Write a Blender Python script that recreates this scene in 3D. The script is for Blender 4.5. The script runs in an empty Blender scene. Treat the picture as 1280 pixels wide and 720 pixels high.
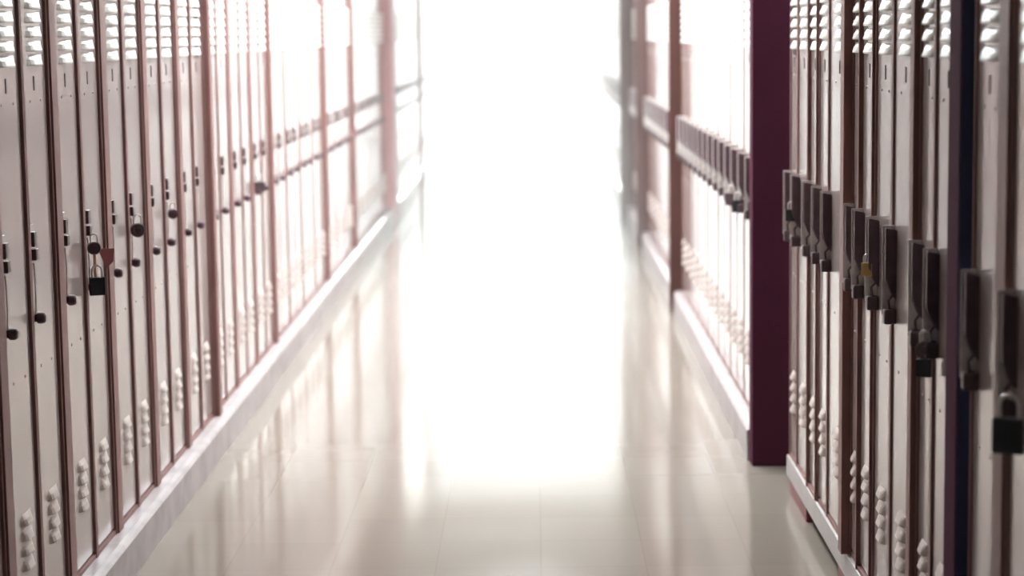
import bpy, bmesh, math, random
from mathutils import Matrix, Vector
random.seed(7)
scene = bpy.context.scene
COL = scene.collection
PI = math.pi

# ------------------------------------------------------------------ camera
H = 1.54
R = ((0.9998443011759112, 0.012461402580638187, 0.0124934723666913),
     (0.010852400151616643, 0.12402743030419021, -0.9922194424335217),
     (-0.0139139791937176, 0.992200539194503, 0.12387288325188157))
cd = bpy.data.cameras.new('camera')
cam = bpy.data.objects.new('camera', cd)
COL.objects.link(cam)
cd.sensor_width = 36.0
cd.lens = 2560.0 / 1280.0 * 36.0
cd.clip_start = 0.05
cd.clip_end = 500
cd.dof.use_dof = True
cd.dof.focus_distance = 5.2
cd.dof.aperture_fstop = 2.7
M = Matrix(R).to_4x4()
M.translation = (0, 0, H)
cam.matrix_world = M
scene.camera = cam

# ------------------------------------------------------------------ world, light, exposure
SKY = 0.9
SUN = 2.0
SUN_ELEV = 15.4
ROOF_SKY = 0.9
HALL_PANEL = 14.0
LOBBY_FILL = 24.0
GLARE_HAZE = 0.04
w = bpy.data.worlds.new('sky')
scene.world = w
w.use_nodes = True
bg = w.node_tree.nodes['Background']
bg.inputs['Color'].default_value = (0.93, 0.97, 1.0, 1)
bg.inputs['Strength'].default_value = SKY
vs = scene.view_settings
vs.view_transform = 'Standard'
vs.look = 'None'
vs.gamma = 1.0
vs.use_curve_mapping = False
vs.exposure = 1.62
scene.cycles.use_denoising = True
scene.cycles.max_bounces = 14
scene.cycles.diffuse_bounces = 6
scene.cycles.glossy_bounces = 8
scene.cycles.transmission_bounces = 8
scene.cycles.volume_bounces = 1
scene.cycles.sample_clamp_indirect = 12.0

sl = bpy.data.lights.new('sun', 'SUN')
sl.energy = SUN
sl.angle = math.radians(3.0)
sl.color = (0.93, 0.99, 1.0)
sun = bpy.data.objects.new('sun', sl)
sun.rotation_euler = (-(PI / 2 - math.radians(SUN_ELEV)), 0, 0)   # low sun straight down the hall, behind the end window
COL.objects.link(sun)

def portal(name, loc, rot, sx, sy):
    l = bpy.data.lights.new(name, 'AREA')
    l.shape = 'RECTANGLE'
    l.size, l.size_y = sx, sy
    l.cycles.is_portal = True
    o = bpy.data.objects.new(name, l)
    o.location, o.rotation_euler = loc, rot
    COL.objects.link(o)

# hall measures (metres; camera stands at x 0, y 0 and looks along +y)
XL, XR, XF = -1.235, 0.848, 0.80        # door planes: left bank, right near bank, right far bank
WL, WR = -1.58, 1.20                    # walls behind the lockers
Y0, YA, YE = -3.0, 19.7, 31.0           # back wall, start of the high lobby, glass end wall
CH, CA = 3.0, 5.5
BASE = 0.12
portal('window_daylight', (-0.19, YE - 0.06, 2.7), (-PI / 2, 0, 0), 2.7, 5.3)
portal('skylight_daylight', (-0.19, (YA + YE) / 2, CA - 0.03), (0, 0, 0), 2.3, YE - YA - 0.6)

# ------------------------------------------------------------------ materials
def mat(name, col, rough=0.5, ior=1.5, metal=0.0, spec=0.5, noise=0.0, nscale=8.0, bump=0.0, bscale=40.0, coat=0.0, stretch=(1, 1, 1), col2=None):
    m = bpy.data.materials.new(name)
    m.use_nodes = True
    nt = m.node_tree
    b = nt.nodes['Principled BSDF']
    b.inputs['Base Color'].default_value = (*col, 1)
    b.inputs['Roughness'].default_value = rough
    b.inputs['Metallic'].default_value = metal
    b.inputs['IOR'].default_value = ior
    b.inputs['Specular IOR Level'].default_value = spec
    b.inputs['Coat Weight'].default_value = coat
    if noise or bump:
        tc = nt.nodes.new('ShaderNodeTexCoord')
        mp = nt.nodes.new('ShaderNodeMapping')
        mp.inputs['Scale'].default_value = stretch
        nt.links.new(tc.outputs['Object'], mp.inputs['Vector'])
    if noise:
        n = nt.nodes.new('ShaderNodeTexNoise')
        n.inputs['Scale'].default_value = nscale
        n.inputs['Detail'].default_value = 5
        nt.links.new(mp.outputs[0], n.inputs['Vector'])
        r = nt.nodes.new('ShaderNodeValToRGB')
        c2 = col2 or tuple(c * (1 - noise) for c in col)
        r.color_ramp.elements[0].color = (*c2, 1)
        r.color_ramp.elements[0].position = 0.3
        r.color_ramp.elements[1].color = (*col, 1)
        r.color_ramp.elements[1].position = 0.65
        nt.links.new(n.outputs['Fac'], r.inputs['Fac'])
        nt.links.new(r.outputs['Color'], b.inputs['Base Color'])
    if bump:
        n2 = nt.nodes.new('ShaderNodeTexNoise')
        n2.inputs['Scale'].default_value = bscale
        n2.inputs['Detail'].default_value = 3
        nt.links.new(mp.outputs[0], n2.inputs['Vector'])
        bp = nt.nodes.new('ShaderNodeBump')
        bp.inputs['Strength'].default_value = bump
        bp.inputs['Distance'].default_value = 0.002
        nt.links.new(n2.outputs['Fac'], bp.inputs['Height'])
        nt.links.new(bp.outputs['Normal'], b.inputs['Normal'])
    return m

def emit(name, col, s):
    m = bpy.data.materials.new(name)
    m.use_nodes = True
    nt = m.node_tree
    nt.nodes.clear()
    e = nt.nodes.new('ShaderNodeEmission')
    o = nt.nodes.new('ShaderNodeOutputMaterial')
    e.inputs['Color'].default_value = (*col, 1)
    e.inputs['Strength'].default_value = s
    nt.links.new(e.outputs[0], o.inputs['Surface'])
    return m

def glass_mat():
    m = bpy.data.materials.new('window_glass')
    m.use_nodes = True
    nt = m.node_tree
    nt.nodes.clear()
    o = nt.nodes.new('ShaderNodeOutputMaterial')
    mix = nt.nodes.new('ShaderNodeMixShader')
    t = nt.nodes.new('ShaderNodeBsdfTransparent')
    t.inputs['Color'].default_value = (0.96, 0.98, 0.97, 1)
    g = nt.nodes.new('ShaderNodeBsdfGlossy')
    g.inputs['Roughness'].default_value = 0.02
    f = nt.nodes.new('ShaderNodeFresnel')
    f.inputs['IOR'].default_value = 1.3
    nt.links.new(f.outputs[0], mix.inputs[0])
    nt.links.new(t.outputs[0], mix.inputs[1])
    nt.links.new(g.outputs[0], mix.inputs[2])
    nt.links.new(mix.outputs[0], o.inputs['Surface'])
    return m

def floor_mat():
    m = mat('polished_floor', (0.40, 0.345, 0.30), rough=0.13, ior=2.1)
    nt = m.node_tree
    b = nt.nodes['Principled BSDF']
    tc = nt.nodes.new('ShaderNodeTexCoord')
    br = nt.nodes.new('ShaderNodeTexBrick')
    br.offset = 0.0
    br.inputs['Scale'].default_value = 1.0
    br.inputs['Brick Width'].default_value = 0.305
    br.inputs['Row Height'].default_value = 0.305
    br.inputs['Mortar Size'].default_value = 0.0025
    br.inputs['Mortar Smooth'].default_value = 0.3
    br.inputs['Color1'].default_value = (0.25, 0.215, 0.185, 1)
    br.inputs['Color2'].default_value = (0.237, 0.203, 0.174, 1)
    br.inputs['Mortar'].default_value = (0.22, 0.187, 0.16, 1)
    nt.links.new(tc.outputs['Object'], br.inputs['Vector'])
    n = nt.nodes.new('ShaderNodeTexNoise')
    n.inputs['Scale'].default_value = 3.0
    n.inputs['Detail'].default_value = 6
    nt.links.new(tc.outputs['Object'], n.inputs['Vector'])
    mx = nt.nodes.new('ShaderNodeMix')
    mx.data_type = 'RGBA'
    mx.blend_type = 'MULTIPLY'
    mx.inputs[0].default_value = 0.35
    nt.links.new(br.outputs['Color'], mx.inputs[6])
    nt.links.new(n.outputs['Color'], mx.inputs[7])
    nt.links.new(br.outputs['Color'], b.inputs['Base Color'])
    mr = nt.nodes.new('ShaderNodeMapRange')
    mr.inputs['To Min'].default_value = 0.06
    mr.inputs['To Max'].default_value = 0.13
    nt.links.new(n.outputs['Fac'], mr.inputs['Value'])
    nt.links.new(mr.outputs[0], b.inputs['Roughness'])
    n2 = nt.nodes.new('ShaderNodeTexNoise')
    n2.inputs['Scale'].default_value = 9.0
    nt.links.new(tc.outputs['Object'], n2.inputs['Vector'])
    bp = nt.nodes.new('ShaderNodeBump')
    bp.inputs['Strength'].default_value = 0.05
    bp.inputs['Distance'].default_value = 0.002
    nt.links.new(n2.outputs['Fac'], bp.inputs['Height'])
    nt.links.new(bp.outputs['Normal'], b.inputs['Normal'])
    return m

M_door = mat('locker_enamel', (0.39, 0.315, 0.30), rough=0.12, spec=0.5, ior=2.15, noise=0.10, nscale=2.2, bump=0.02, bscale=6, stretch=(1, 1, 0.15))
M_frame = mat('locker_frame_maroon', (0.235, 0.12, 0.108), rough=0.5, spec=0.25, noise=0.2, nscale=6)
M_body = mat('locker_carcass', (0.33, 0.22, 0.205), rough=0.5)
M_pillar = mat('maroon_pillar_paint', (0.075, 0.020, 0.038), rough=0.9, spec=0.05, noise=0.12, nscale=3)
M_pillar2 = mat('red_pillar_paint', (0.42, 0.15, 0.15), rough=0.5, noise=0.12, nscale=3)
M_pillar3 = mat('brown_maroon_pillar_paint', (0.08, 0.035, 0.03), rough=0.7, spec=0.15, noise=0.12, nscale=3)
M_navy = mat('navy_post_paint', (0.045, 0.05, 0.14), rough=0.45, noise=0.2, nscale=4)
M_hood = mat('vent_hood_lit', (0.68, 0.65, 0.61), rough=0.4, noise=0.08, nscale=20)  # lighter than the door enamel, imitating ceiling light caught by the hoods
M_vent = mat('lower_vent_enamel', (0.50, 0.42, 0.39), rough=0.3, noise=0.08, nscale=20)
M_dark = mat('dark_steel', (0.10, 0.065, 0.07), rough=0.4, metal=0.3, noise=0.3, nscale=30)
M_hous = mat('latch_housing_brown', (0.085, 0.042, 0.055), rough=0.42, metal=0.2, noise=0.3, nscale=25)
M_steel = mat('worn_steel', (0.72, 0.66, 0.63), rough=0.4, metal=0.3, noise=0.2, nscale=30)
M_black = mat('black_lock_body', (0.02, 0.018, 0.022), rough=0.35, noise=0.3, nscale=30)
M_brass = mat('brass', (0.55, 0.38, 0.14), rough=0.35, metal=0.8, noise=0.2, nscale=30)
M_strap = mat('tan_strap', (0.70, 0.42, 0.28), rough=0.7, noise=0.15, nscale=30)
M_tag = mat('red_tag', (0.30, 0.10, 0.11), rough=0.6, noise=0.15, nscale=30)
M_curb = mat('concrete_plinth', (0.36, 0.305, 0.305), rough=0.42, noise=0.35, nscale=9, bump=0.3, bscale=30)
M_ledge = mat('painted_ledge', (0.40, 0.36, 0.35), rough=0.4, noise=0.15, nscale=9)
M_foot = mat('maroon_foot', (0.20, 0.06, 0.06), rough=0.5, noise=0.15, nscale=9)
M_wall = mat('wall_plaster', (0.84, 0.87, 0.87), rough=0.7, noise=0.06, nscale=3)
M_lobby = mat('lobby_plaster', (0.86, 0.86, 0.85), rough=0.7, noise=0.04, nscale=3)
M_ceil = mat('ceiling_plaster', (0.80, 0.70, 0.62), rough=0.8, noise=0.05, nscale=5)
M_white = mat('white_window_frame', (0.85, 0.85, 0.84), rough=0.4, noise=0.03, nscale=5)
M_bar = mat('pale_orange_paint', (0.85, 0.55, 0.38), rough=0.5, noise=0.1, nscale=10)
M_pave = mat('pale_paving', (0.75, 0.75, 0.74), rough=0.8, noise=0.08, nscale=2)
M_floor = floor_mat()
M_glass = glass_mat()
M_fill = emit('lobby_fill_diffuser', (1.0, 0.99, 0.96), LOBBY_FILL)
M_panel = emit('ceiling_light_diffuser', (0.90, 0.98, 1.0), HALL_PANEL)

# ------------------------------------------------------------------ helpers
def obj(name, bm, m, parent=None, smooth=False):
    me = bpy.data.meshes.new(name)
    bmesh.ops.recalc_face_normals(bm, faces=bm.faces)
    bm.to_mesh(me)
    bm.free()
    me.materials.append(m)
    if smooth:
        for p in me.polygons:
            p.use_smooth = True
    o = bpy.data.objects.new(name, me)
    COL.objects.link(o)
    if parent:
        o.parent = parent
    return o

def bx(bm, x0, x1, y0, y1, z0, z1, bev=0.0):
    r = bmesh.ops.create_cube(bm, size=1.0)
    vs_ = r['verts']
    for v in vs_:
        v.co = Vector(((x0 + x1) / 2 + v.co.x * (x1 - x0), (y0 + y1) / 2 + v.co.y * (y1 - y0), (z0 + z1) / 2 + v.co.z * (z1 - z0)))
    if bev:
        es = list({e for v in vs_ for e in v.link_edges})
        bmesh.ops.bevel(bm, geom=es, offset=bev, segments=2, affect='EDGES', profile=0.6)
    return bm

def box(x0, x1, y0, y1, z0, z1, bev=0.0):
    return bx(bmesh.new(), x0, x1, y0, y1, z0, z1, bev)

def prism(bm, pts, axis, a, b):
    """extrude a 2-D outline along an axis; axis 'y': pts are (x,z); axis 'x': pts are (y,z)"""
    def P(p, t):
        return (p[0], t, p[1]) if axis == 'y' else (t, p[0], p[1])
    va = [bm.verts.new(P(p, a)) for p in pts]
    vb = [bm.verts.new(P(p, b)) for p in pts]
    bm.faces.new(va)
    bm.faces.new(vb[::-1])
    n = len(pts)
    for i in range(n):
        bm.faces.new((va[i], va[(i + 1) % n], vb[(i + 1) % n], vb[i]))
    return bm

def lathe(bm, prof, seg=20, mtx=None):
    """prof: (radius, height) pairs around z"""
    rings = []
    for r, h in prof:
        rings.append([bm.verts.new(((r * math.cos(2 * PI * k / seg)), r * math.sin(2 * PI * k / seg), h)) for k in range(seg)])
    for a, b in zip(rings, rings[1:]):
        for k in range(seg):
            bm.faces.new((a[k], a[(k + 1) % seg], b[(k + 1) % seg], b[k]))
    bm.faces.new(rings[0][::-1])
    bm.faces.new(rings[-1])
    if mtx is not None:
        vs_ = [v for ring in rings for v in ring]
        bmesh.ops.transform(bm, matrix=mtx, verts=vs_)
    return bm

def tube(bm, pts, r, seg=10):
    rings = []
    n = len(pts)
    pts = [Vector(p) for p in pts]
    for i, p in enumerate(pts):
        t = (pts[min(i + 1, n - 1)] - pts[max(i - 1, 0)]).normalized()
        ref = Vector((0, 1, 0)) if abs(t.y) < 0.9 else Vector((1, 0, 0))
        u = t.cross(ref).normalized()
        v = t.cross(u)
        rings.append([bm.verts.new(p + r * (math.cos(2 * PI * k / seg) * u + math.sin(2 * PI * k / seg) * v)) for k in range(seg)])
    for a, b in zip(rings, rings[1:]):
        for k in range(seg):
            bm.faces.new((a[k], a[(k + 1) % seg], b[(k + 1) % seg], b[k]))
    bm.faces.new(rings[0][::-1])
    bm.faces.new(rings[-1])
    return bm

def thing(name, label, cat, loc=(0, 0, 0), rz=0.0, group=None):
    o = bpy.data.objects.new(name, None)
    o.empty_display_size = 0.1
    COL.objects.link(o)
    o.location = loc
    o.rotation_euler = (0, 0, rz)
    o['label'] = label
    o['category'] = cat
    if group:
        o['group'] = group
    return o

def tag(o, label, cat, group=None):
    o['label'] = label
    o['category'] = cat
    if group:
        o['group'] = group
    return o

def struct(name, bm, m):
    o = obj(name, bm, m)
    o['kind'] = 'structure'
    return o

ORD = ['first', 'second', 'third', 'fourth', 'fifth', 'sixth', 'seventh', 'eighth', 'ninth', 'tenth', 'eleventh', 'twelfth', 'thirteenth']

# ------------------------------------------------------------------ setting
struct('floor', box(WL - 1, WR + 1, Y0 - 0.5, YE + 0.02, -0.08, 0.0), M_floor)
struct('wall_left', box(WL - 0.12, WL, Y0, YA, 0, CH), M_wall)
struct('wall_right', box(WR, WR + 0.12, Y0, YA, 0, CH), M_wall)
struct('wall_lobby_left', box(WL - 0.12, WL, YA, YE, 0, CA), M_lobby)
struct('wall_lobby_right', box(WR, WR + 0.12, YA, YE, 0, CA), M_lobby)
struct('wall_back', box(WL - 0.12, WR + 0.12, Y0 - 0.12, Y0, 0, CH), M_wall)
struct('wall_bulkhead', box(WL, WR, YA - 0.15, YA, CH, CA), M_lobby)
struct('ceiling', box(WL - 0.12, WR + 0.12, Y0 - 0.12, YA - 0.15, CH, CH + 0.1), M_ceil)
# lobby roof: a glazed skylight in a narrow frame
bm = bmesh.new()
bx(bm, WL - 0.12, WL + 0.2, YA, YE + 0.1, CA, CA + 0.12)
bx(bm, WR - 0.2, WR + 0.12, YA, YE + 0.1, CA, CA + 0.12)
bx(bm, WL + 0.2, WR - 0.2, YA - 0.15, YA + 0.3, CA, CA + 0.12)
bx(bm, WL + 0.2, WR - 0.2, YE - 0.3, YE + 0.1, CA, CA + 0.12)
for k in range(1, 4):
    yy = YA + 0.3 + (YE - YA - 0.6) * k / 4
    bx(bm, WL + 0.2, WR - 0.2, yy - 0.03, yy + 0.03, CA, CA + 0.1)
struct('ceiling_lobby', bm, M_white)
struct('window_2', box(WL + 0.2, WR - 0.2, YA + 0.3, YE - 0.3, CA + 0.05, CA + 0.06), M_glass)
# glass end wall with a pair of glazed doors
bm = bmesh.new()
bx(bm, WL, WL + 0.05, YE, YE + 0.08, 0, CA)
bx(bm, WR - 0.05, WR, YE, YE + 0.08, 0, CA)
bx(bm, WL, WR, YE, YE + 0.08, CA - 0.06, CA)
bx(bm, WL, WR, YE, YE + 0.08, 2.25, 2.31)
w1 = struct('window_1', bm, M_white)
g = obj('window_pane', box(WL + 0.05, WR - 0.05, YE + 0.035, YE + 0.045, 2.31, CA - 0.06), M_glass, w1)
for n_, (a, b) in enumerate(((WL + 0.05, -0.19), (-0.19, WR - 0.05)), 1):
    bm = bmesh.new()
    bx(bm, a + 0.005, a + 0.055, YE + 0.01, YE + 0.06, 0.01, 2.25)
    bx(bm, b - 0.055, b - 0.005, YE + 0.01, YE + 0.06, 0.01, 2.25)
    bx(bm, a + 0.055, b - 0.055, YE + 0.01, YE + 0.06, 0.01, 0.09)
    bx(bm, a + 0.055, b - 0.055, YE + 0.01, YE + 0.06, 2.18, 2.25)
    d = struct('door_%d' % n_, bm, M_white)
    obj('door_pane', box(a + 0.055, b - 0.055, YE + 0.03, YE + 0.04, 0.09, 2.18), M_glass, d)
    if n_ == 1:
        bm = bmesh.new()
        tube(bm, [(a + 0.3, YE - 0.07, 1.0), (b - 0.06, YE - 0.07, 1.0)], 0.022)
        bx(bm, a + 0.3, a + 0.36, YE - 0.08, YE + 0.01, 0.965, 1.035)
        bx(bm, b - 0.1, b - 0.04, YE - 0.08, YE + 0.01, 0.965, 1.035)
        obj('push_bar', bm, M_bar, d)
    else:
        obj('push_plate', box(a + 0.72, a + 0.99, YE - 0.005, YE + 0.03, 1.14, 1.32, 0.01), M_bar, d)
pv = struct('ground_outside', box(-12, 12, YE + 0.1, YE + 25, -0.12, -0.04), M_pave)

# plinths under the banks
PL = XL + 0.065
def plinth(name, xw, xf, y0, y1, s):
    bm = bmesh.new()
    c = 0.012
    pts = [(xw, 0), (xf, 0), (xf, BASE - c), (xf - s * c * 0.8, BASE - 0.003), (xf - s * c * 1.8, BASE), (xw, BASE)]
    prism(bm, pts, 'y', y0, y1)
    return struct(name, bm, M_curb)
plinth('baseboard_left', WL, PL, 2.0, 16.75, 1)
plinth('baseboard_left_far', WL, PL, 17.30, 28.1, 1)
plinth('baseboard_right', WR, XF - 0.055, 7.24, 24.7, -1)

# ceiling lights of the hall
def ceiling_light(y, z, m, label, group):
    t = thing('ceiling_light', label, 'ceiling light', (-0.19, y, z), 0, group)
    bm = bmesh.new()
    bx(bm, -0.33, 0.33, -0.63, -0.60, -0.04, 0)
    bx(bm, -0.33, 0.33, 0.60, 0.63, -0.04, 0)
    bx(bm, -0.33, -0.30, -0.60, 0.60, -0.04, 0)
    bx(bm, 0.30, 0.33, -0.60, 0.60, -0.04, 0)
    obj('light_frame', bm, M_white, t)
    obj('diffuser', box(-0.30, 0.30, -0.60, 0.60, -0.03, -0.02), m, t)
for i, y in enumerate((7.2, 8.5, 9.8, 11.1, 12.4, 13.7)):
    ceiling_light(y, CH, M_panel, 'long flush ceiling light panel over the locker hall, %s from the camera' % ORD[i], 'ceiling lights of the hall')
for i, y in enumerate((20.8, 24.0, 27.2)):  # unseen panels added to brighten the far lockers
    ceiling_light(y, CA - 0.002, M_fill, 'unseen light panel added to brighten the high far end, %s from the camera' % ORD[i], 'added fill lights of the lobby')

# ------------------------------------------------------------------ lockers
LH = 1.83
FRW = 0.013
def body_bm(w_):
    return box(0, w_, 0.0, 0.30, 0.0, LH)

def frame_bm(w_, p, wl=FRW, wr=FRW):
    bm = bmesh.new()
    b = 0.0015
    bx(bm, 0.0005, wl, -p, 0.002, 0.0, LH, b)
    bx(bm, w_ - wr, w_ - 0.0005, -p, 0.002, 0.0, LH, b)
    bx(bm, wl, w_ - wr, -p * 0.8, 0.002, LH - 0.03, LH)
    bx(bm, wl, w_ - wr, -p * 0.8, 0.002, 0.0, 0.012)
    return bm

DZ0, DZ1 = 0.018, LH - 0.034
def door_bm(w_):
    bm = bmesh.new()
    bx(bm, FRW + 0.003, w_ - FRW - 0.003, -0.007, -0.001, DZ0, DZ1, 0.0022)
    c = w_ * 0.52
    for dz in (1.27, 0.62):                      # dome heads of the rivets
        for s in (-0.2, 0.2):
            lathe(bm, [(0.004, 0), (0.0035, 0.002), (0.001, 0.003)], 8,
                  Matrix.Translation((c + s * w_, -0.0065, dz)) @ Matrix.Rotation(PI / 2, 4, 'X'))
    return bm

def hoods_bm(w_, z0, n, pitch, hw):
    """pressed ventilation hoods: each bulges out to a lip at its lower edge"""
    bm = bmesh.new()
    c = w_ * 0.53
    for k in range(n):
        zb = z0 + k * pitch
        zt = zb + pitch * 0.78
        segs = 8
        prev = None
        front = []
        for j in range(segs + 1):
            a = j / segs
            x = c - hw + 2 * hw * a
            e = min(1.0, 4.2 * min(a, 1 - a)) ** 0.6
            front.append((bm.verts.new((x, -0.007 - 0.012 * e, zb)), bm.verts.new((x, -0.007 - 0.0125 * e, zb + 0.004)),
                          bm.verts.new((x, -0.007 - 0.008 * e, zb + pitch * 0.45)), bm.verts.new((x, -0.0068, zt)), bm.verts.new((x, -0.0068, zb))))
        for p, q in zip(front, front[1:]):
            for i in range(4):
                bm.faces.new((p[i], q[i], q[i + 1], p[i + 1]))
            bm.faces.new((p[4], q[4], q[0], p[0]))
        bm.faces.new(front[0])
        bm.faces.new(front[-1][::-1])
    return bm

# heights inside the locker frame (the bank stands on a 0.12 m plinth)
Z_L1 = 1.08 - BASE      # top of the latch
def plate_bm(x):
    bm = bmesh.new()
    bx(bm, x - 0.003, x + 0.034, -0.0095, -0.0065, Z_L1 - 0.215, Z_L1 + 0.014, 0.0012)
    return bm
def slot_bm(x):
    bm = bmesh.new()
    bx(bm, x + 0.002, x + 0.030, -0.0185, -0.009, Z_L1 - 0.040, Z_L1 - 0.004, 0.0015)
    bx(bm, x + 0.002, x + 0.030, -0.0215, -0.009, Z_L1 - 0.073, Z_L1 - 0.046, 0.002)
    return bm
def rod_bm(x):
    bm = bmesh.new()
    tube(bm, [(x + 0.010, -0.012, Z_L1 - 0.08), (x + 0.010, -0.0135, Z_L1 - 0.12), (x + 0.010, -0.0135, Z_L1 - 0.17), (x + 0.010, -0.012, Z_L1 - 0.205)], 0.0022, 8)
    return bm
def knob_bm(x, r=0.014):
    bm = bmesh.new()
    lathe(bm, [(r * .7, 0), (r * .7, 0.006), (r, 0.010), (r, 0.020), (r * .85, 0.026), (r * .5, 0.029)], 18,
          Matrix.Translation((x + 0.013, -0.007, Z_L1 - 0.215)) @ Matrix.Rotation(PI / 2, 4, 'X'))
    return bm
def housing_bm(x, dp=0.033):
    """deep pull handle: a sloping cup that narrows towards the knob"""
    bm = bmesh.new()
    t = Z_L1 - 0.012
    pts = [(-0.006, t), (-dp, t + 0.006), (-dp, t - 0.115), (-dp * 0.55, t - 0.150), (-0.006, t - 0.165)]
    prism(bm, pts, 'x', x + 0.004, x + 0.030)
    bmesh.ops.bevel(bm, geom=list(bm.edges), offset=0.0015, segments=2, affect='EDGES')
    return bm
def strap_bm(x, dp=0.033):
    bm = bmesh.new()
    t = Z_L1 - 0.012
    bx(bm, x + 0.0005, x + 0.0035, -dp - 0.004, -0.006, t - 0.20, t + 0.010, 0.001)
    return bm
def catch_bm(x):
    bm = bmesh.new()
    t = Z_L1 - 0.012
    bx(bm, x + 0.002, x + 0.032, -0.036, -0.006, t - 0.222, t - 0.186, 0.006)
    tube(bm, [(x + 0.02, -0.012, t - 0.15), (x + 0.02, -0.024, t - 0.165), (x + 0.02, -0.022, t - 0.19)], 0.003, 8)
    return bm

cache = {}
def make_locker(w_, kind, p, detail):
    """build one prototype of a given width, latch and frame depth"""
    t = thing('locker', 'x', 'locker')
    obj('carcass', body_bm(w_), M_body, t)
    obj('frame', frame_bm(w_, p), M_frame, t)
    d = obj('door', door_bm(w_), M_door, t)
    hw = min(0.075, w_ * 0.33)
    obj('vent', hoods_bm(w_, 1.475 - BASE, 7, 0.0345, hw), M_hood, d)
    obj('vent', hoods_bm(w_, 0.285 - BASE, 4, 0.036, hw * 0.62), M_vent, d)
    x = FRW + 0.012
    if kind == 'A':
        pl = obj('latch_plate', plate_bm(x), M_door, t)
        obj('slot', slot_bm(x), M_dark, pl)
        if detail:
            obj('rod', rod_bm(x), M_steel, pl)
        obj('knob', knob_bm(x), M_hous, t, smooth=False)
    else:
        h = obj('latch_handle', housing_bm(x), M_hous, t)
        obj('side_strap', strap_bm(x), M_steel, h)
        obj('catch', catch_bm(x), M_dark, t)
    if detail:
        obj('number_slot', box(w_ * 0.5 - 0.006, w_ * 0.5 + 0.006, -0.0088, -0.006, 1.415 - BASE, 1.45 - BASE, 0.001), M_hous, d)
    return t

def copy_tree(o, parent=None):
    c = o.copy()
    COL.objects.link(c)
    if parent:
        c.parent = parent
    for ch in list(o.children):
        copy_tree(ch, c)
    return c

def locker(w_, kind, p, detail, loc, rz, label, group):
    key = (round(w_, 4), kind, round(p, 4), detail)
    if key not in cache:
        t = cache[key] = make_locker(w_, kind, p, detail)
    else:
        t = copy_tree(cache[key])
    t.location = loc
    t.rotation_euler = (0, 0, rz)
    t['label'] = label
    t['group'] = group
    return t

def filler(name, side, xp, y0, y1, p, m, label, group=None, z0=None, z1=None, deep=0.28):
    """upright metal strip or post closing the gap between two lockers"""
    z0 = BASE if z0 is None else z0
    z1 = BASE + LH if z1 is None else z1
    x0, x1 = (xp - deep, xp + p) if side == 'L' else (xp - p, xp + deep)
    o = obj(name, box(x0, x1, y0, y1, z0, z1, 0.002), m)
    return tag(o, label, 'post', group)

# ---- left bank: pairs of lockers 0.27 m wide with a 0.065 m strip between pairs
LW, GAP = 0.270, 0.065
PER = 2 * LW + GAP
S0 = 4.625 - PER * 2
thick = {6: 0.034, 9: 0.024, 13: 0.028, 16: 0.034}   # strips (by pair) that stand out as thick posts
POST_NAMES = {6: 'first', 9: 'second', 13: 'third', 16: 'fourth'}
sect, cnt = None, 0
k = 0
NEAR_LEFT = ['locker directly before the first thick brown post on the left',
             'locker second before the first thick brown post on the left',
             'pale left locker with the smaller and farther of the dark round padlocks',
             'pale left locker just beyond the larger round padlock, fourth before the thick brown post',
             'left locker with a larger dark round padlock beside its latch, beyond the red tag',
             'left locker directly beyond the one with the red tag and black padlock',
             'grey pink left locker with tan strap, red tag and square black padlock',
             'left locker just before the one with the square black padlock',
             'pinkish left locker, second whole one from the left edge of the picture',
             'darkest pinkish locker at the left edge of the picture',
             'pinkish locker beyond the left edge of the picture',
             'pinkish locker second beyond the left edge of the picture']
while True:
    y = S0 + k * PER
    if y + PER > 28.0:
        break
    if 16.8 < y + 0.3 < 17.3:          # the red pillar stands here
        k += 1
        sect, cnt = 'the red pillar', 0
        continue
    for j in range(2):
        ya = y + j * LW
        cnt += 1
        if sect is None:
            if ya < 4.3:
                if ya < 3.9:
                    cnt -= 1
                    continue
            n_left = 5 * 2 - 1 - (round((ya - 4.625 - j * LW) / PER) * 2 + j)
            lab = NEAR_LEFT[min(len(NEAR_LEFT) - 1, n_left)]
            grp = 'left bank lockers'
        elif sect == 'the red pillar':
            lab = 'washed-out pale locker on the left wall beyond the red pillar'
            grp = 'far lockers beyond the red pillar'
        else:
            lab = 'pale blurred locker on the left wall, %s beyond the %s' % (ORD[cnt - 1], sect)
            grp = 'left bank lockers'
        locker(LW, 'A', 0.014 if ya < 7.6 else (0.011 if ya < 9.4 else 0.008), ya < 9.5, (XL, ya, BASE), PI / 2, lab, grp)
    ye = y + 2 * LW
    if y > 3.4:
        p = thick.get(k, 0.019 if y < 7.0 else (0.013 if y < 8.8 else 0.008))
        if k in thick:
            sect = '%s thick brown post' % POST_NAMES[k]
            cnt = 0
            filler('locker_post', 'L', XL, ye, ye + GAP, p, M_frame, 'thick brown upright post in the left locker bank, %s counted from the camera' % POST_NAMES[k], 'thick posts of the left bank')
        else:
            i = int(round((ye - 4.56) / PER))
            ref = 'near the camera' if ye < 7 else ('beyond the %s' % sect if sect else '')
            nx = sum(1 for q in thick if q < k)
            if sect == 'the red pillar':
                lab = 'narrow brown strip between washed-out lockers beyond the red pillar'
            elif sect is None:
                lab = 'narrow brown strip between left locker pairs, %s before the first thick post' % ORD[6 - k - 1]
            else:
                lastk = max(q for q in thick if q < k)
                lab = 'narrow brown strip between left locker pairs, %s beyond the %s' % (ORD[k - lastk - 1], sect)
            filler('filler_strip', 'L', XL, ye, ye + GAP, p, M_frame, lab, 'filler strips of the left bank')
    k += 1

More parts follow.
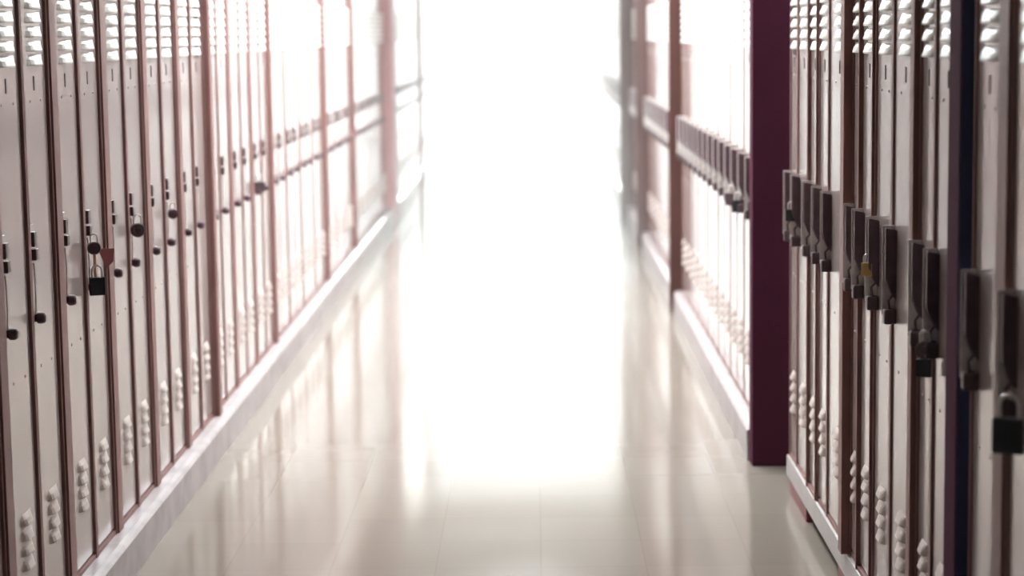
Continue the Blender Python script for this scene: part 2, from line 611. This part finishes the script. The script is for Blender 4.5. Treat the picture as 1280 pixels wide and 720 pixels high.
# ---- right near bank (y runs from the camera): measured doors and posts
RL = [(3.10, 3.33), (3.37, 3.62), (3.70, 3.93), (4.075, 4.318), (4.318, 4.487), (4.53, 4.826), (4.826, 5.073), (5.073, 5.295), (5.295, 5.441),
      (5.50, 5.883), (5.883, 6.08), (6.08, 6.29), (6.29, 6.576), (6.576, 6.76)]
names = ['pinkish locker outside the right edge of the picture',
         'pinkish locker cut off by the right edge of the picture, large dark handle',
         'taupe locker just right of the dark navy post, long dark pull handle',
         'pale locker just left of the dark navy post, handle with three hanging lock pieces',
         'narrow pale locker, second left of the dark navy post',
         'wide pale locker between the narrow maroon posts, tall dark handle',
         'pale locker with dark handle and brass coloured catch, fourth left of the navy post',
         'slim pale locker right of the thinnest lockers beside the wide maroon post',
         'very slim locker directly right of the wide maroon post',
         'pale locker directly left of the wide maroon post',
         'narrow locker, second left of the wide maroon post',
         'narrow locker, third left of the wide maroon post',
         'narrow locker second from the purple pillar end of the near right bank',
         'last locker of the near right bank, next to the large purple pillar']
ps = {3: 0.012, 7: 0.018, 8: 0.010, 11: 0.018, 9: 0.012}
for i, ((a, b), lab) in enumerate(zip(RL, names)):
    locker(b - a, 'B', ps.get(i, 0.0115), True, (XR, b, BASE), -PI / 2, lab, 'near right bank lockers')
filler('filler_strip', 'R', XR, 3.33, 3.37, 0.012, M_frame, 'brown strip outside the right edge of the picture')
filler('locker_post', 'R', XR, 3.62, 3.70, 0.018, M_frame, 'brown ribbed post between the two nearest lockers on the right')
filler('locker_post', 'R', XR, 3.93, 3.965, 0.004, M_ledge, 'thin pale strip right beside the dark navy post')
nv = filler('locker_post', 'R', XR, 3.965, 4.075, 0.028, M_navy, 'dark navy post with a maroon front between the right lockers')
fr = obj('front_panel', box(XR - 0.0302, XR - 0.027, 3.9665, 4.0735, BASE, BASE + LH, 0.0008), M_pillar, nv)
filler('locker_post', 'R', XR, 4.487, 4.53, 0.024, M_frame, 'maroon post between the narrow locker and the wide pale locker on the right')
filler('locker_post', 'R', XR, 5.441, 5.50, 0.033, M_frame, 'wide maroon post in the middle of the near right bank')
filler('end_panel', 'R', XR, 6.76, 6.775, 0.008, M_ledge, 'thin pale end panel of the near right bank beside the purple pillar')
# the low stand that carries the near right bank
t = thing('locker_stand', 'pale low ledge on short maroon feet under the near right lockers', 'stand', (XR, 3.0, 0))
obj('ledge', box(-0.018, 0.28, 0.0, 3.775, 0.05, BASE, 0.004), M_ledge, t)
for yy in (3.30, 2.2, 1.1, 0.05):
    obj('foot', box(-0.014, 0.27, yy, yy + 0.42, 0.0, 0.05, 0.003), M_foot, t)

# ---- far right bank
FW = 0.27
sections = [(7.27, 11.13, 'the large purple pillar'), (11.27, 14.47, 'the second maroon pillar'), (14.60, 16.68, 'the third maroon pillar'), (16.84, 24.6, 'the fourth maroon pillar')]
for si, (ya, yb, ref) in enumerate(sections):
    n = int((yb - ya) / FW)
    g_ = (yb - ya - n * FW) / max(1, (n // 2))
    y = ya
    for i in range(n):
        if si == 3:
            lab = 'washed-out pale locker on the right wall beyond the fourth maroon pillar'
            grp = 'far lockers beyond the fourth right pillar'
        else:
            lab = 'pale blurred locker on the right wall, %s beyond %s' % ((ORD + ['fourteenth', 'fifteenth'])[i], ref)
            grp = 'far right bank lockers'
        locker(FW, 'B', 0.008, ya < 11, (XF, y + FW, BASE), -PI / 2, lab, grp)
        y += FW
        if i % 2 == 1 and g_ > 0.005 and i < n - 1:
            filler('filler_strip', 'R', XF, y, y + g_, 0.010, M_frame,
                   'narrow brown strip between washed-out lockers beyond the fourth maroon pillar' if si == 3 else
                   'narrow brown strip between far right lockers, %s beyond %s' % (ORD[i // 2], ref), 'filler strips of the far right bank')
            y += g_

# ---- pillars
def pillar(x0, x1, y0, y1, m, label, cap=True):
    t = thing('pillar', label, 'pillar', ((x0 + x1) / 2, (y0 + y1) / 2, 0))
    hx, hy = (x1 - x0) / 2, (y1 - y0) / 2
    obj('shaft', box(-hx, hx, -hy, hy, 0, CH if y1 < YA else CA, 0.004), m, t)
    return t
pillar(0.753, 1.19, 7.14, 7.24, M_pillar, 'large dark purple pillar standing at the end of the near right lockers')
pillar(0.727, 1.19, 11.16, 11.25, M_pillar3, 'second maroon pillar on the right, beyond the large purple one')
pillar(0.714, 1.19, 14.50, 14.58, M_pillar3, 'third pillar on the right, slimmer brownish maroon')
pillar(0.690, 1.19, 16.73, 16.80, M_pillar3, 'thin faded pillar on the right, farthest of the four')
pillar(-1.57, -1.168, 16.75, 17.30, M_pillar2, 'red pillar standing between the blurred lockers on the left')
pillar(-1.022, -0.985, 17.88, 17.92, M_frame, 'slim faded post projecting from the left lockers beyond the red pillar')

# ------------------------------------------------------------------ padlocks and tags
def padlock(x, y, z, s, m_body, label, side, scale=1.0, face=PI / 2, body='square'):
    """hangs from the latch; x,y,z is the top of the shackle"""
    t = thing('padlock', label, 'padlock', (x, y, z), face, 'padlocks on the lockers')
    a = scale
    bm = bmesh.new()
    if body == 'square':
        bx(bm, -0.021 * a, 0.021 * a, -0.010 * a, 0.010 * a, -0.078 * a, -0.030 * a, 0.004 * a)
    else:
        lathe(bm, [(0.020 * a, -0.010 * a), (0.024 * a, -0.007 * a), (0.024 * a, 0.007 * a), (0.020 * a, 0.010 * a)], 24,
              Matrix.Translation((0, 0, -0.052 * a)) @ Matrix.Rotation(PI / 2, 4, 'X'))
        lathe(bm, [(0.012 * a, 0), (0.012 * a, 0.005 * a), (0.009 * a, 0.006 * a)], 16,
              Matrix.Translation((0, -0.009 * a, -0.052 * a)) @ Matrix.Rotation(PI / 2, 4, 'X'))
    obj('lock_body', bm, m_body, t)
    pts = [(-0.013 * a, 0, -0.034 * a)]
    for q in range(9):
        an = PI - PI * q / 8
        pts.append((0.013 * a * math.cos(an), 0, -0.013 * a + 0.013 * a * math.sin(an)))
    pts.append((0.013 * a, 0, -0.034 * a))
    bm = bmesh.new()
    tube(bm, pts, 0.003 * a)
    obj('shackle', bm, M_steel, t)
    return t
LX = XL + 0.030
padlock(LX, 5.53, 1.012, 1, M_hous, 'dark round padlock hooked high on a left locker above a black padlock', 'L', 0.75, 0.5, 'round')
padlock(LX + 0.004, 5.535, 0.925, 1, M_black, 'square black padlock hanging low on a left locker', 'L', 1.05, 0.3)
padlock(LX, 6.145, 1.01, 1, M_dark, 'dark round padlock high on the left locker beyond the black padlock', 'L', 0.9, 0.5, 'round')
padlock(LX, 6.75, 0.995, 1, M_hous, 'small dark padlock on the left, third padlock from the near end', 'L', 0.7, 0.5, 'round')
padlock(LX, 8.90, 0.94, 1, M_dark, 'dark padlock hanging on a left locker far beyond the thick brown post', 'L', 1.0, 0.5)
# tan strap and red tag on the padlocked left locker
bm = bmesh.new()
bx(bm, -0.004, 0.004, -0.007, 0.007, -0.10, 0.0, 0.001)
o = tag(obj('strap', bm, M_strap), 'tan strap hanging between the dark lock and the square black padlock', 'strap')
o.location = (XL + 0.028, 5.545, 0.99)
bm = bmesh.new()
prism(bm, [(-0.022, 0.018), (0.024, 0.020), (0.020, -0.016), (0.0, -0.036)], 'y', -0.002, 0.002)
o = tag(obj('tag', bm, M_tag), 'dark red tag hanging beside the square black padlock', 'tag')
o.location = (XL + 0.047, 5.60, 0.945)
RX = XR - 0.034
padlock(RX, 4.275, 0.905, 1, M_dark, 'dark padlock hanging in a string below a handle left of the navy post', 'R', 0.8, -0.5, 'round')
padlock(RX, 4.28, 0.868, 1, M_black, 'lowest dark padlock of the string left of the navy post', 'R', 0.8, -0.5)
padlock(RX, 5.03, 0.985, 1, M_brass, 'brass padlock on the right handle between maroon posts', 'R', 0.7, -0.5)
padlock(RX - 0.012, 3.45, 0.915, 1, M_black, 'black padlock at the right edge of the picture below a dark handle', 'R', 1.3, -0.5)
padlock(RX, 6.54, 0.99, 1, M_black, 'small black padlock on the last locker beside the large purple pillar', 'R', 0.8, -0.5)
FX = XF - 0.034
padlock(FX, 7.78, 0.925, 1, M_black, 'dark padlock just left of the large purple pillar, nearer of the two', 'R', 1.0, -0.5)
padlock(FX, 8.05, 0.93, 1, M_dark, 'dark padlock left of the large purple pillar, farther of the two', 'R', 1.0, -0.5)

# ------------------------------------------------------------------ haze volume added at the far end to imitate window glare
if GLARE_HAZE > 0:
    m = bpy.data.materials.new('glare_haze')
    m.use_nodes = True
    nt = m.node_tree
    nt.nodes.clear()
    v = nt.nodes.new('ShaderNodeVolumeScatter')
    v.inputs['Color'].default_value = (1, 1, 1, 1)
    v.inputs['Density'].default_value = GLARE_HAZE
    v.inputs['Anisotropy'].default_value = 0.55
    oo = nt.nodes.new('ShaderNodeOutputMaterial')
    nt.links.new(v.outputs[0], oo.inputs['Volume'])
    hz = obj('haze', box(XL + 0.075, XF - 0.065, 12.0, YE - 0.12, 0.004, 2.92), m)
    hz['kind'] = 'stuff'
    hz['label'] = 'added haze volume imitating window glare at the far end of the hallway'
    hz['category'] = 'haze'
